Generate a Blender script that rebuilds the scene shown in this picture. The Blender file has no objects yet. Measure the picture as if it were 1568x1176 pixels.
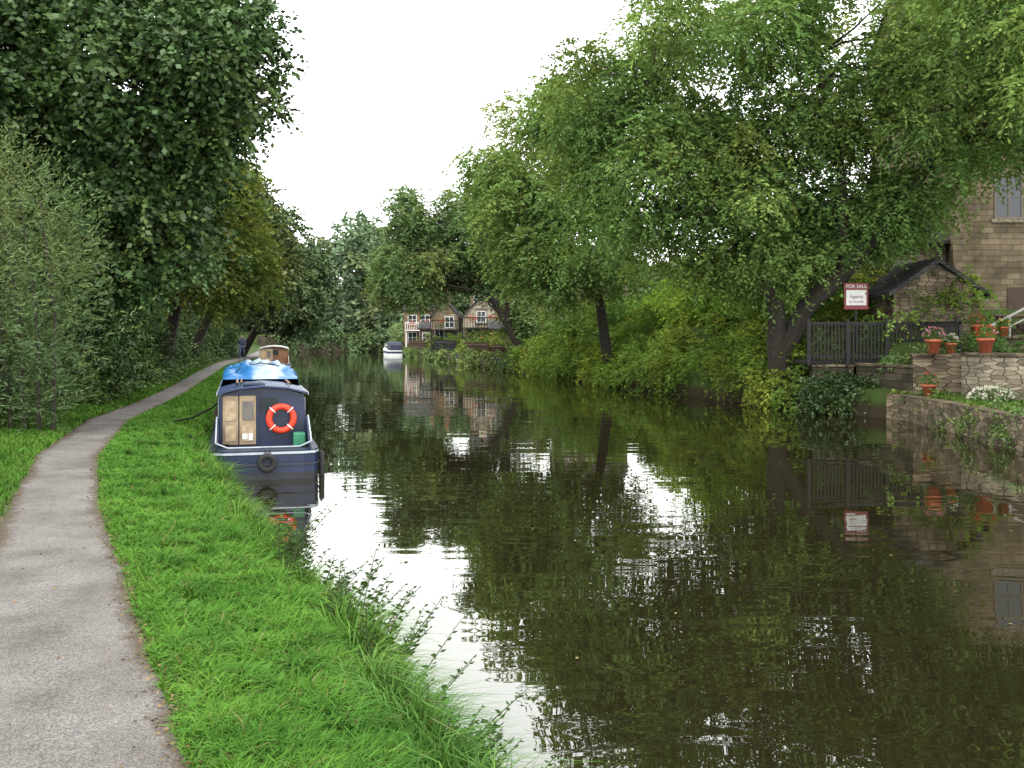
import bpy, math
import numpy as np
from math import radians, sin, cos, pi
S=bpy.context.scene
R_=np.random.default_rng
# ------------------------------------------------------------------ helpers
def link(o,parent=None):
    S.collection.objects.link(o)
    if parent is not None: o.parent=parent
    return o
def empty(name,loc=(0,0,0),rz=0):
    e=bpy.data.objects.new(name,None); e.location=loc; e.rotation_euler=(0,0,rz); e.empty_display_size=.3
    return link(e)
def mesh_py(name,v,f,mat=None,parent=None,smooth=False,bevel=0):
    me=bpy.data.meshes.new(name); me.from_pydata([tuple(map(float,p)) for p in v],[],f); me.update()
    if smooth: me.polygons.foreach_set('use_smooth',[True]*len(me.polygons))
    o=bpy.data.objects.new(name,me)
    if mat: me.materials.append(mat)
    if bevel:
        m=o.modifiers.new('b','BEVEL'); m.width=bevel; m.segments=2; m.limit_method='ANGLE'
    return link(o,parent)
def mesh_quads(name,V,Q,mat,parent=None,col=None):
    V=np.ascontiguousarray(V,dtype=np.float32); Q=np.ascontiguousarray(Q,dtype=np.int32)
    me=bpy.data.meshes.new(name); me.vertices.add(len(V)); me.vertices.foreach_set('co',V.ravel())
    me.loops.add(Q.size); me.loops.foreach_set('vertex_index',Q.ravel())
    me.polygons.add(len(Q)); me.polygons.foreach_set('loop_start',np.arange(0,Q.size,4,dtype=np.int32))
    me.update(calc_edges=True)
    if col is not None:
        a=me.color_attributes.new('Col','FLOAT_COLOR','POINT')
        c=np.ones((len(V),4),dtype=np.float32); c[:,:3]=col; a.data.foreach_set('color',c.ravel())
    me.materials.append(mat)
    o=bpy.data.objects.new(name,me); return link(o,parent)
def boxes(name,L,mat,parent=None,bevel=0):
    v=[];f=[]
    for (x0,x1,y0,y1,z0,z1) in L:
        b=len(v)
        v+=[(x0,y0,z0),(x1,y0,z0),(x1,y1,z0),(x0,y1,z0),(x0,y0,z1),(x1,y0,z1),(x1,y1,z1),(x0,y1,z1)]
        f+=[tuple(b+i for i in q) for q in [(0,3,2,1),(4,5,6,7),(0,1,5,4),(1,2,6,5),(2,3,7,6),(3,0,4,7)]]
    return mesh_py(name,v,f,mat,parent,bevel=bevel)
def prism_y(name,prof,y0,y1,mat,parent=None,bevel=0):
    n=len(prof); v=[(x,y0,z) for x,z in prof]+[(x,y1,z) for x,z in prof]
    f=[tuple(range(n)),tuple(range(2*n-1,n-1,-1))]+[(i,i+n,(i+1)%n+n,(i+1)%n) for i in range(n)]
    return mesh_py(name,v,f,mat,parent,bevel=bevel)
def prism_x(name,prof,x0,x1,mat,parent=None,bevel=0):
    n=len(prof); v=[(x0,y,z) for y,z in prof]+[(x1,y,z) for y,z in prof]
    f=[tuple(range(n)),tuple(range(2*n-1,n-1,-1))]+[(i,i+n,(i+1)%n+n,(i+1)%n) for i in range(n)]
    return mesh_py(name,v,f,mat,parent,bevel=bevel)
def tube_geo(pts,rad,n=7):
    pts=[np.array(p,float) for p in pts]; V=[];F=[]
    for i,p in enumerate(pts):
        d=pts[min(i+1,len(pts)-1)]-pts[max(i-1,0)]; d/=np.linalg.norm(d)+1e-9
        a=np.cross(d,[0,0,1.0] if abs(d[2])<.9 else [1.0,0,0]); a/=np.linalg.norm(a); b=np.cross(d,a)
        for k in range(n):
            t=2*pi*k/n; V.append(p+rad[i]*(cos(t)*a+sin(t)*b))
    for i in range(len(pts)-1):
        for k in range(n):
            F.append((i*n+k,i*n+(k+1)%n,(i+1)*n+(k+1)%n,(i+1)*n+k))
    return V,F
def tubes(name,L,mat,parent=None,n=7):
    V=[];F=[]
    for pts,rad in L:
        if not hasattr(rad,'__len__'): rad=[rad]*len(pts)
        v,f=tube_geo(pts,rad,n); b=len(V); V+=v; F+=[tuple(b+i for i in q) for q in f]
    return mesh_py(name,V,F,mat,parent,smooth=True)
def lathe(name,prof,mat,parent=None,loc=(0,0,0),n=20):
    V=[];F=[]
    for r,z in prof:
        for k in range(n): V.append((loc[0]+r*cos(2*pi*k/n),loc[1]+r*sin(2*pi*k/n),loc[2]+z))
    for i in range(len(prof)-1):
        for k in range(n): F.append((i*n+k,i*n+(k+1)%n,(i+1)*n+(k+1)%n,(i+1)*n+k))
    return mesh_py(name,V,F,mat,parent,smooth=True)
def torus(name,c,R,r,mat,parent,axis='y',n=32,m=10):
    V=[];F=[]
    for i in range(n):
        a=2*pi*i/n
        for j in range(m):
            b=2*pi*j/m; q=R+r*cos(b)
            p=(q*cos(a),r*sin(b),q*sin(a)) if axis=='y' else (r*sin(b),q*cos(a),q*sin(a))
            V.append((c[0]+p[0],c[1]+p[1],c[2]+p[2]))
    for i in range(n):
        for j in range(m): F.append((i*m+j,i*m+(j+1)%m,((i+1)%n)*m+(j+1)%m,((i+1)%n)*m+j))
    return mesh_py(name,V,F,mat,parent,smooth=True)
# ------------------------------------------------------------------ materials
def newmat(name):
    m=bpy.data.materials.new(name); m.use_nodes=True; nt=m.node_tree; nt.nodes.clear()
    out=nt.nodes.new('ShaderNodeOutputMaterial'); return m,nt,out
def N(nt,t,**k):
    n=nt.nodes.new(t)
    for a,b in k.items(): setattr(n,a,b)
    return n
def ramp(nt,fac,stops):
    r=N(nt,'ShaderNodeValToRGB'); e=r.color_ramp.elements
    while len(e)<len(stops): e.new(.5)
    for i,(p,c) in enumerate(stops): e[i].position=p; e[i].color=(*c,1)
    nt.links.new(fac,r.inputs[0]); return r.outputs[0]
def mix(nt,fac,a,b,bt='MIX'):
    m=N(nt,'ShaderNodeMixRGB',blend_type=bt)
    for s,v in ((m.inputs[0],fac),(m.inputs[1],a),(m.inputs[2],b)):
        if isinstance(v,(int,float)): s.default_value=v
        elif isinstance(v,tuple): s.default_value=(*v,1)
        else: nt.links.new(v,s)
    return m.outputs[0]
def plain(name,col,rough=.6,metal=0,var=.25,scale=8,bump=.0,spec=.5):
    m,nt,out=newmat(name); tc=N(nt,'ShaderNodeTexCoord'); no=N(nt,'ShaderNodeTexNoise'); no.inputs['Scale'].default_value=scale; no.inputs['Detail'].default_value=6
    nt.links.new(tc.outputs['Object'],no.inputs['Vector'])
    c=ramp(nt,no.outputs[0],[(.3,tuple(x*(1-var) for x in col)),(.7,tuple(min(1,x*(1+var)) for x in col))])
    p=N(nt,'ShaderNodeBsdfPrincipled'); nt.links.new(c,p.inputs['Base Color']); p.inputs['Roughness'].default_value=rough; p.inputs['Metallic'].default_value=metal
    p.inputs['Specular IOR Level'].default_value=spec
    if bump:
        b=N(nt,'ShaderNodeBump'); b.inputs['Strength'].default_value=bump; b.inputs['Distance'].default_value=.03; nt.links.new(no.outputs[0],b.inputs['Height']); nt.links.new(b.outputs[0],p.inputs['Normal'])
    nt.links.new(p.outputs[0],out.inputs[0]); return m
def leafmat(name,trans=.35,gloss=.08):
    m,nt,out=newmat(name); a=N(nt,'ShaderNodeAttribute'); a.attribute_name='Col'
    d=N(nt,'ShaderNodeBsdfDiffuse'); nt.links.new(a.outputs['Color'],d.inputs[0]); src=d.outputs[0]
    if trans:
        t=N(nt,'ShaderNodeBsdfTranslucent')
        tc=mix(nt,1.0,a.outputs['Color'],(1.6,1.55,.7),'MULTIPLY'); nt.links.new(tc,t.inputs[0])
        m1=N(nt,'ShaderNodeMixShader'); m1.inputs[0].default_value=trans; nt.links.new(d.outputs[0],m1.inputs[1]); nt.links.new(t.outputs[0],m1.inputs[2]); src=m1.outputs[0]
    if gloss:
        g=N(nt,'ShaderNodeBsdfGlossy'); g.inputs['Roughness'].default_value=.45; g.inputs['Color'].default_value=(.6,.65,.6,1)
        m2=N(nt,'ShaderNodeMixShader'); m2.inputs[0].default_value=gloss; nt.links.new(src,m2.inputs[1]); nt.links.new(g.outputs[0],m2.inputs[2]); src=m2.outputs[0]
    nt.links.new(src,out.inputs[0]); return m
def wallvec(nt,s=1):
    tc=N(nt,'ShaderNodeTexCoord'); sp=N(nt,'ShaderNodeSeparateXYZ'); nt.links.new(tc.outputs['Object'],sp.inputs[0])
    ad=N(nt,'ShaderNodeMath',operation='ADD'); nt.links.new(sp.outputs[0],ad.inputs[0]); nt.links.new(sp.outputs[1],ad.inputs[1])
    cb=N(nt,'ShaderNodeCombineXYZ'); nt.links.new(ad.outputs[0],cb.inputs[0]); nt.links.new(sp.outputs[2],cb.inputs[1]); return tc,cb.outputs[0]
def stone(name,c1,c2,mortar,bw=.45,bh=.2,rubble=False):
    m,nt,out=newmat(name); tc,vec=wallvec(nt)
    no=N(nt,'ShaderNodeTexNoise'); no.inputs['Scale'].default_value=1.3; no.inputs['Detail'].default_value=8; nt.links.new(tc.outputs['Object'],no.inputs['Vector'])
    if rubble:
        mp=N(nt,'ShaderNodeMapping'); mp.inputs['Scale'].default_value=(1/bw,1/bh,1); nt.links.new(vec,mp.inputs[0])
        v1=N(nt,'ShaderNodeTexVoronoi',voronoi_dimensions='2D'); v1.inputs['Scale'].default_value=1; nt.links.new(mp.outputs[0],v1.inputs['Vector']); v1.inputs['Randomness'].default_value=.75
        v2=N(nt,'ShaderNodeTexVoronoi',voronoi_dimensions='2D',feature='DISTANCE_TO_EDGE'); v2.inputs['Scale'].default_value=1; nt.links.new(mp.outputs[0],v2.inputs['Vector']); v2.inputs['Randomness'].default_value=.75
        cc=ramp(nt,v1.outputs['Color'],[(.1,c1),(.9,c2)])
        ed=ramp(nt,v2.outputs['Distance'],[(.01,(0,0,0)),(.07,(1,1,1))]); base=mix(nt,ed,mortar,cc); h=ed
    else:
        b=N(nt,'ShaderNodeTexBrick'); nt.links.new(vec,b.inputs['Vector']); b.inputs['Scale'].default_value=1
        b.inputs['Brick Width'].default_value=bw; b.inputs['Row Height'].default_value=bh; b.inputs['Mortar Size'].default_value=.012; b.inputs['Mortar Smooth'].default_value=.3
        b.inputs['Color1'].default_value=(*c1,1); b.inputs['Color2'].default_value=(*c2,1); b.inputs['Mortar'].default_value=(*mortar,1)
        base=b.outputs['Color']; inv=N(nt,'ShaderNodeInvert'); nt.links.new(b.outputs['Fac'],inv.inputs[1]); h=inv.outputs[0]
    st=ramp(nt,no.outputs[0],[(.3,(.42,.42,.40)),(.65,(1.15,1.12,1.05))])
    base=mix(nt,1.0,base,st,'MULTIPLY')
    p=N(nt,'ShaderNodeBsdfPrincipled'); p.inputs['Roughness'].default_value=.9; p.inputs['Specular IOR Level'].default_value=.2
    nt.links.new(base,p.inputs['Base Color'])
    bp=N(nt,'ShaderNodeBump'); bp.inputs['Strength'].default_value=.7; bp.inputs['Distance'].default_value=.03; nt.links.new(h,bp.inputs['Height']); nt.links.new(bp.outputs[0],p.inputs['Normal'])
    nt.links.new(p.outputs[0],out.inputs[0]); return m
LEAF=leafmat('leaf',.22,0); LEAFD=leafmat('leaf_opaque',0,.05); GRASSM=leafmat('grass_blade',.15,0)  # LEAFD is the leaf material without translucency, with slight gloss
BARK=plain('bark',(.03,.024,.018),.95,var=.4,scale=6,bump=.6)
STONE_Y=stone('sandstone',(.125,.098,.066),(.205,.165,.112),(.085,.072,.055),.5,.22)
STONE_D=stone('dark_stone',(.05,.04,.03),(.09,.07,.05),(.03,.026,.022),.4,.2)
STONE_R=stone('rubble_stone',(.07,.055,.04),(.21,.17,.12),(.03,.026,.02),.30,.12,True)
STONE_L=stone('light_rubble',(.16,.13,.10),(.40,.35,.27),(.05,.045,.035),.26,.11,True)
QUAY=stone('quay_stone',(.04,.036,.026),(.085,.072,.05),(.02,.02,.015),.6,.22)
CREAM=stone('cream_render',(.38,.34,.27),(.42,.37,.30),(.33,.29,.23),.5,.25)
BRICK_O=stone('orange_brick',(.20,.12,.08),(.27,.17,.11),(.2,.15,.1),.25,.09)
SLATE=stone('slate',(.035,.035,.04),(.06,.058,.06),(.015,.015,.015),.35,.25)
WHITE=plain('white_paint',(.6,.6,.58),.5,var=.08); GLASS=plain('window_glass',(.03,.035,.04),.08,var=.1)
BLACKW=plain('black_wood',(.012,.011,.011),.8); REDP=plain('red_paint',(.16,.018,.02),.5,var=.1)
TERRA=plain('terracotta',(.34,.08,.035),.8,var=.2); DKBROWN=plain('brown_wood',(.05,.028,.016),.8)
# ------------------------------------------------------------------ camera / world / light
cam=bpy.data.cameras.new('camera'); co=bpy.data.objects.new('camera',cam); link(co); S.camera=co
co.location=(0,0,2.5); co.rotation_euler=(radians(90),0,0); cam.sensor_width=36; cam.lens=36*1500/1568; cam.shift_y=-76/1568; cam.clip_end=3000; cam.clip_start=.05
w=bpy.data.worlds.new('World'); S.world=w; w.use_nodes=True; nt=w.node_tree; bg=nt.nodes['Background']
sky=N(nt,'ShaderNodeTexSky'); sky.sky_type='NISHITA'; sky.sun_disc=False; sky.sun_elevation=radians(50); sky.sun_rotation=radians(200); sky.dust_density=4
c=mix(nt,.9,sky.outputs[0],(25.5,25.9,25.9)); nt.links.new(c,bg.inputs[0]); bg.inputs[1].default_value=.15
sl=bpy.data.lights.new('sun','SUN'); sl.energy=1.5; sl.angle=radians(20); sl.color=(1,.97,.9); so=link(bpy.data.objects.new('sun',sl))
so.rotation_euler=(radians(40),0,radians(-20))
S.view_settings.view_transform='Standard'; S.view_settings.look='None'; S.view_settings.exposure=0
# ------------------------------------------------------------------ layout
Ly=[-8,0,2,4.3,6.66,10.25,13.7,17,25,30,40,56,67,78,113,141]; Lx=[5.4,1.95,1.0,-.1,-1.0,-2.6,-4.0,-5.3,-7.7,-9.2,-11.4,-15.2,-17.5,-18.9,-26,-31.5]
Py=[-8,0,2,4.07,6.3,10.07,14.4,20.3,25,30.7,39.7,56,67,78,113,141]; Px=[4.4,.6,-.35,-1.3,-2.37,-4.19,-6.03,-7.9,-8.85,-10.1,-12.3,-16.3,-18.6,-20.2,-28,-34]
Ry=[-8,10,21,28.5,30,31.2,33.2,42.6,55,64.6,87,115,134,141]; Rx=[12.5,11.4,11.0,11.5,10.6,10.0,9.1,6.1,3.2,.7,-5.5,-12.5,-16.6,-18.5]
fL=lambda y:np.interp(y,Ly,Lx)+.05*np.sin(np.asarray(y)*2.1)+.04*np.sin(np.asarray(y)*5.3+1); fP=lambda y:np.interp(y,Py,Px); fR=lambda y:np.interp(y,Ry,Rx)
fW=lambda y:np.interp(y,[0,7,10,25,60],[1.3,1.25,1.05,.95,1.1])
fPL=lambda y:fP(y)-fW(y); fH=lambda y:fPL(y)-np.interp(y,[0,10,17,25,60],[4,3.6,2.0,.9,.8])
def leftz(x,y):
    L=fL(y);P=fP(y);Q=fPL(y);H=fH(y)
    z=np.where(x>L-.15,.05+.4*np.clip((L-x)/.15,0,1),0)
    z=np.where((x<=L-.15)&(x>L-.5),.45+.15*(L-.15-x)/.35,z)
    z=np.where((x<=L-.5)&(x>P),.6+.1*np.clip((L-.5-x)/(L-.5-P+1e-6),0,1),z)
    z=np.where((x<=P)&(x>Q),.7,z)
    z=np.where(x<=Q,.7+.15*np.clip((Q-x)/(Q-H),0,1),z)
    return z
yr=[0,21,28,30,36,55,64,100,141]
def rz(k,y):
    T=[[.65,.65,.65,.8,.9,.8,.8,.8,.8],[.72,.72,.72,1.0,1.6,1.5,.85,.85,.85],[1.75,1.75,1.75,2.0,2.9,2.6,.95,.95,1.0],[2.3,2.3,2.4,2.6,3.4,3.3,2.,2.2,2.5],[4,4,4,4,4.5,4.5,4,4,4]]
    return float(np.interp(y,yr,T[k]))
ys=list(np.arange(-8,20,.25))+list(np.arange(20,64,1.5))+list(np.arange(64,140.5,3))
rg=R_(3); V=[];F=[]; nc=None
rows=ys+[141,165,185,210,300,700]
for y in rows:
    end=y>140.5; yy=min(y,140)
    L=float(fL(yy));P=float(fP(yy));Q=float(fPL(yy));H=float(fH(yy));Rr=float(fR(yy)); j=lambda a:rg.uniform(-a,a)
    c16=float(np.interp(y,[0,12,22,28,30],[4.6,4.6,4.6,2.2,2.4])); c15=c16-.5 if y<29 else 1.5
    row=[(-900,6),(-120,5),(H-12,3.2),(H-4,1.8),(H,.85),(Q,.7),(P,.7),(L-.5,.6),(L-.15+j(.03),.45),(L+j(.03),.05),(L+.12,-.9),((L+Rr)/2,-1.4),(Rr-.1,-.9),(Rr,.1),(Rr+.15,rz(0,yy)),(Rr+c15,rz(1,yy)),(Rr+c16,rz(2,yy)),(Rr+9,rz(3,yy)),(Rr+60,rz(4,yy)),(900,8)]
    if end:
        h={141:2.2,165:4,185:9,210:13,300:14,700:14}[y]; row=[(x,max(z,h)) for x,z in row]
    nc=len(row); V+=[(x,y,z) for x,z in row]
for i in range(len(rows)-1):
    for k in range(nc-1):
        a=i*nc+k; F.append((a,a+1,a+nc+1,a+nc))
gm,nt,out=newmat('ground_soil_grass'); tc=N(nt,'ShaderNodeTexCoord'); no=N(nt,'ShaderNodeTexNoise'); no.inputs['Scale'].default_value=3; no.inputs['Detail'].default_value=8; nt.links.new(tc.outputs['Object'],no.inputs['Vector'])
gc=ramp(nt,no.outputs[0],[(.3,(.022,.034,.01)),(.5,(.034,.06,.014)),(.75,(.05,.055,.025))])
sp=N(nt,'ShaderNodeSeparateXYZ'); nt.links.new(tc.outputs['Object'],sp.inputs[0])
mr=N(nt,'ShaderNodeMapRange'); mr.inputs[1].default_value=.3; mr.inputs[2].default_value=.5; nt.links.new(sp.outputs[2],mr.inputs[0])
gc=mix(nt,mr.outputs[0],(.03,.024,.014),gc); p=N(nt,'ShaderNodeBsdfPrincipled'); p.inputs['Roughness'].default_value=.95; p.inputs['Specular IOR Level'].default_value=.1; nt.links.new(gc,p.inputs['Base Color']); nt.links.new(p.outputs[0],out.inputs[0])
mesh_py('ground',V,F,gm)
# towpath
V=[];F=[];yp=np.arange(-8,138,.2); ja=0;jb=0
for y in yp:
    ja=ja*.7+rg.normal(0,.03); jb=jb*.7+rg.normal(0,.03)
    a=float(fPL(y))+ja; b=float(fP(y))+jb; m_=(a+b)/2
    V+=[(a-.06,y,.70),(a,y,.708),(a+.2,y,.717),(m_,y,.722),(b-.2,y,.717),(b,y,.708),(b+.06,y,.70)]
for i in range(len(yp)-1):
    for k in range(6): q=i*7+k; F.append((q,q+1,q+8,q+7))
pm,nt,out=newmat('path_gravel'); tc=N(nt,'ShaderNodeTexCoord')
n1=N(nt,'ShaderNodeTexNoise'); n1.inputs['Scale'].default_value=1.6; n1.inputs['Detail'].default_value=9; n1.inputs['Roughness'].default_value=.6; n2=N(nt,'ShaderNodeTexNoise'); n2.inputs['Scale'].default_value=110; n2.inputs['Detail'].default_value=4; v3=N(nt,'ShaderNodeTexVoronoi'); v3.inputs['Scale'].default_value=90
for q in (n1,n2,v3): nt.links.new(tc.outputs['Object'],q.inputs['Vector'])
c1=ramp(nt,n1.outputs[0],[(.32,(.088,.080,.072)),(.5,(.128,.119,.111)),(.68,(.162,.152,.146))]); c2=ramp(nt,n2.outputs[0],[(.35,(.55,.55,.55)),(.65,(1.35,1.35,1.35))])
c3=ramp(nt,v3.outputs['Color'],[(.0,(.65,.65,.65)),(1,(1.3,1.27,1.24))]); c=mix(nt,1.,c1,c2,'MULTIPLY'); c=mix(nt,1.,c,c3,'MULTIPLY')
sp=N(nt,'ShaderNodeSeparateXYZ'); nt.links.new(tc.outputs['Object'],sp.inputs[0]); n4=N(nt,'ShaderNodeTexNoise'); n4.inputs['Scale'].default_value=7; n4.inputs['Detail'].default_value=8; nt.links.new(tc.outputs['Object'],n4.inputs['Vector'])
ma=N(nt,'ShaderNodeMath',operation='MULTIPLY_ADD'); nt.links.new(n4.outputs[0],ma.inputs[0]); ma.inputs[1].default_value=.012; nt.links.new(sp.outputs[2],ma.inputs[2])
mr=N(nt,'ShaderNodeMapRange'); mr.inputs[1].default_value=.7165; mr.inputs[2].default_value=.7220; nt.links.new(ma.outputs[0],mr.inputs[0])
ec=mix(nt,1.,(.075,.058,.04),c2,'MULTIPLY'); c=mix(nt,mr.outputs[0],ec,c)
p=N(nt,'ShaderNodeBsdfPrincipled'); p.inputs['Roughness'].default_value=.9; p.inputs['Specular IOR Level'].default_value=.2; nt.links.new(c,p.inputs['Base Color'])
b=N(nt,'ShaderNodeBump'); b.inputs['Strength'].default_value=.5; b.inputs['Distance'].default_value=.01; nt.links.new(n2.outputs[0],b.inputs['Height']); nt.links.new(b.outputs[0],p.inputs['Normal']); nt.links.new(p.outputs[0],out.inputs[0])
mesh_py('towpath',V,F,pm)
# water
V=[];F=[]; yw=[y for y in rows if y<141.5]
for y in yw: V+=[(float(fL(min(y,140)))-.05,y,0),(float(fR(min(y,140)))+.05,y,0)]
for i in range(len(yw)-1): F.append((2*i,2*i+1,2*i+3,2*i+2))
wm,nt,out=newmat('canal_water'); tc=N(nt,'ShaderNodeTexCoord'); mp=N(nt,'ShaderNodeMapping'); mp.inputs['Scale'].default_value=(.5,1.5,1); nt.links.new(tc.outputs['Object'],mp.inputs[0])
n1=N(nt,'ShaderNodeTexNoise'); n1.inputs['Scale'].default_value=1.3; n1.inputs['Detail'].default_value=1.2; n1.inputs['Distortion'].default_value=.6; nt.links.new(mp.outputs[0],n1.inputs['Vector'])
n2=N(nt,'ShaderNodeTexNoise'); n2.inputs['Scale'].default_value=.35; n2.inputs['Detail'].default_value=1; nt.links.new(mp.outputs[0],n2.inputs['Vector'])
n3=N(nt,'ShaderNodeTexNoise'); n3.inputs['Scale'].default_value=.12; nt.links.new(tc.outputs['Object'],n3.inputs['Vector'])
am=N(nt,'ShaderNodeMapRange'); am.inputs[1].default_value=.35; am.inputs[2].default_value=.65; am.inputs[3].default_value=.15; am.inputs[4].default_value=.6; nt.links.new(n3.outputs[0],am.inputs[0])
mm=N(nt,'ShaderNodeMath',operation='MULTIPLY'); nt.links.new(n1.outputs[0],mm.inputs[0]); nt.links.new(am.outputs[0],mm.inputs[1])
ad=N(nt,'ShaderNodeMath',operation='ADD'); nt.links.new(mm.outputs[0],ad.inputs[0]); nt.links.new(n2.outputs[0],ad.inputs[1])
b=N(nt,'ShaderNodeBump'); b.inputs['Strength'].default_value=.5; b.inputs['Distance'].default_value=.020; nt.links.new(ad.outputs[0],b.inputs['Height'])
fr=N(nt,'ShaderNodeFresnel'); fr.inputs[0].default_value=2.2; nt.links.new(b.outputs[0],fr.inputs[1])
d=N(nt,'ShaderNodeBsdfDiffuse'); d.inputs[0].default_value=(.0105,.0085,.0038,1); g=N(nt,'ShaderNodeBsdfGlossy'); g.inputs['Roughness'].default_value=.008; g.inputs['Color'].default_value=(.98,.99,.94,1); nt.links.new(b.outputs[0],g.inputs['Normal'])
ms=N(nt,'ShaderNodeMixShader'); nt.links.new(fr.outputs[0],ms.inputs[0]); nt.links.new(d.outputs[0],ms.inputs[1]); nt.links.new(g.outputs[0],ms.inputs[2]); nt.links.new(ms.outputs[0],out.inputs[0])
mesh_py('canal_water',V,F,wm)
# ------------------------------------------------------------------ foliage
def unit(v): return v/(np.linalg.norm(v,axis=-1,keepdims=True)+1e-9)
def leafquads(P,D,Ln,Wd,col,rg):
    n=len(P); D=unit(D); s=unit(np.cross(D,unit(rg.normal(size=(n,3))))); Ln=Ln[:,None]; Wd=Wd[:,None]
    nrm=np.cross(D,s); bend=rg.uniform(-.12,.12,(n,1))*Ln
    V=np.stack([P,P+D*Ln*.45+s*Wd*.5+nrm*bend,P+D*Ln,P+D*Ln*.45-s*Wd*.5+nrm*bend],1).reshape(-1,3)
    return V,np.arange(4*n).reshape(-1,4),np.repeat(col,4,0)
def foliage(name,C,seed,parent,crad=1.1,ntw=50,twl=.6,nl=12,ls=.15,col=(.09,.17,.035),flat=.6,droop=.5,var=.3,yel=0.,ar=.45,mat=None):
    rg=R_(seed); M=len(C); N0=M*ntw
    ci=np.repeat(np.arange(M),ntw); rad=crad*rg.uniform(.55,1.3,M)
    u=unit(rg.normal(size=(N0,3))); rr=rg.uniform(0,1,(N0,1))**.5; off=u*rr*rad[ci][:,None]; off[:,2]*=flat
    st=C[ci]+off
    d=unit(u*.8+rg.normal(size=(N0,3))*.45+np.array([0,0,-.15])*droop)
    t=np.tile(np.linspace(.1,1,nl),(N0,1)); tl=twl*rg.uniform(.6,1.3,(N0,1))
    P=st[:,None,:]+d[:,None,:]*(t*tl)[...,None]; P[...,2]-=droop*(t*t)*tl*.7
    side=unit(np.cross(d,np.array([0,0,1.])+rg.normal(size=(N0,3))*.2)); sg=np.where(np.arange(nl)%2==0,1,-1)[None,:,None]
    LD=d[:,None,:]*.6+side[:,None,:]*sg*.8+np.array([0,0,-.35])*droop+rg.normal(size=P.shape)*.3
    P=P.reshape(-1,3);LD=LD.reshape(-1,3); n=len(P)
    cb=rg.uniform(1-var,1+var,M)[ci]*rg.uniform(.85,1.15,N0); cb=np.repeat(cb,nl)*rg.uniform(.8,1.2,n)
    base=np.array(col)[None,:]*cb[:,None]
    yy=np.repeat(np.clip(rg.normal(yel,.25,M),0,1)[ci],nl)*1.0; base[:,0]*=1+.9*yy; base[:,1]*=1+.25*yy
    L=ls*rg.uniform(.6,1.3,n)
    V,Q,Cc=leafquads(P,LD,L,L*ar,base,rg)
    return mesh_quads(name,V,Q,mat or LEAF,parent,Cc)
def crown(ells,rg,shell=.5):
    out=[]
    for (x,y,z,a,b,c,n) in ells:
        u=unit(rg.normal(size=(n,3))); r=shell+(1-shell)*rg.uniform(0,1,(n,1))**.8
        out.append(np.array([x,y,z])+u*r*np.array([a,b,c]))
    return np.concatenate(out)
def tree(name,trunks,ells,seed,branch_r=.05,nbranch=1.0,shell=.45,**kw):
    rg=R_(seed); e=empty(name,tuple(trunks[0][0][0])); inv=np.array(trunks[0][0][0],float)
    C=crown(ells,rg,shell); tb=[]; nodes=[]
    for pts,rad in trunks:
        pts=[np.array(p,float)-inv for p in pts]; tb.append((pts,rad))
        for i in range(len(pts)-1):
            for t in np.linspace(0,1,5): 
                q=pts[i]*(1-t)+pts[i+1]*t; nodes.append((q,rad[i]*(1-t)+rad[i+1]*t))
    NP=np.array([q for q,_ in nodes]); hi=NP[:,2]>1.5
    C=C-inv
    for c in C[rg.uniform(0,1,len(C))<nbranch]:
        dd=np.linalg.norm(NP-c,axis=1)+np.where(hi,0,50)+np.where(NP[:,2]>c[2]+.5,4,0); k=int(np.argmin(dd)); s=NP[k]
        l=np.linalg.norm(c-s); m1=s*.66+c*.34+np.array([0,0,.10*l])+rg.normal(size=3)*.05*l; m2=s*.3+c*.7+np.array([0,0,.12*l])+rg.normal(size=3)*.06*l
        r0=min(nodes[k][1]*.6,branch_r*(.5+.25*l)); tb.append(([s,m1,m2,c],[r0,r0*.7,r0*.45,r0*.15]))
    tubes('trunk_and_limbs',tb,BARK,e,6)
    foliage('crown_foliage',C,seed+1,e,**kw); return e
# right overhanging ash
tree('ash_tree',[([(9.3,33.5,.6),(9.0,33.3,2.2),(8.9,33,3.4),(7.4,32.5,6.2),(5.6,32,8.6),(4.5,31.5,10.5)],[.45,.36,.29,.18,.1,.05]),
  ([(9.1,33.4,1.6),(9.9,33,3.4),(11.0,32.4,4.6),(12.4,31.5,6.6),(13.6,30.5,8.8),(14.6,29.5,11.5)],[.38,.34,.31,.26,.17,.07]),
  ([(11.0,32.4,4.6),(10.6,31.5,7.5),(9.8,31,10.5),(9.0,31,13.5)],[.2,.15,.1,.05])],
  [(5.2,32.5,7.6,4.2,3.6,2.9,68),(3.6,33,10,2.5,2.5,2.0,18),(6.3,32,11.6,4.6,4,3.0,48),(11,31,12.8,6,4,2.6,46),(13.8,30,9.3,4.0,3.5,1.9,42),(8.6,33.5,6.5,3.0,3,2.6,36),(13.5,25,10.4,2.6,2.5,2.5,28),(11.4,33.5,5.9,2.2,2,1.5,20),(9.4,32,9.0,3.2,2.4,1.6,18),(12.8,32.5,6.9,1.9,2,1.0,18)],
  11,crad=1.12,ntw=60,twl=.7,nl=12,ls=.165,col=(.098,.17,.05),flat=.5,droop=.8,var=.36,yel=.12,branch_r=.055)
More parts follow.
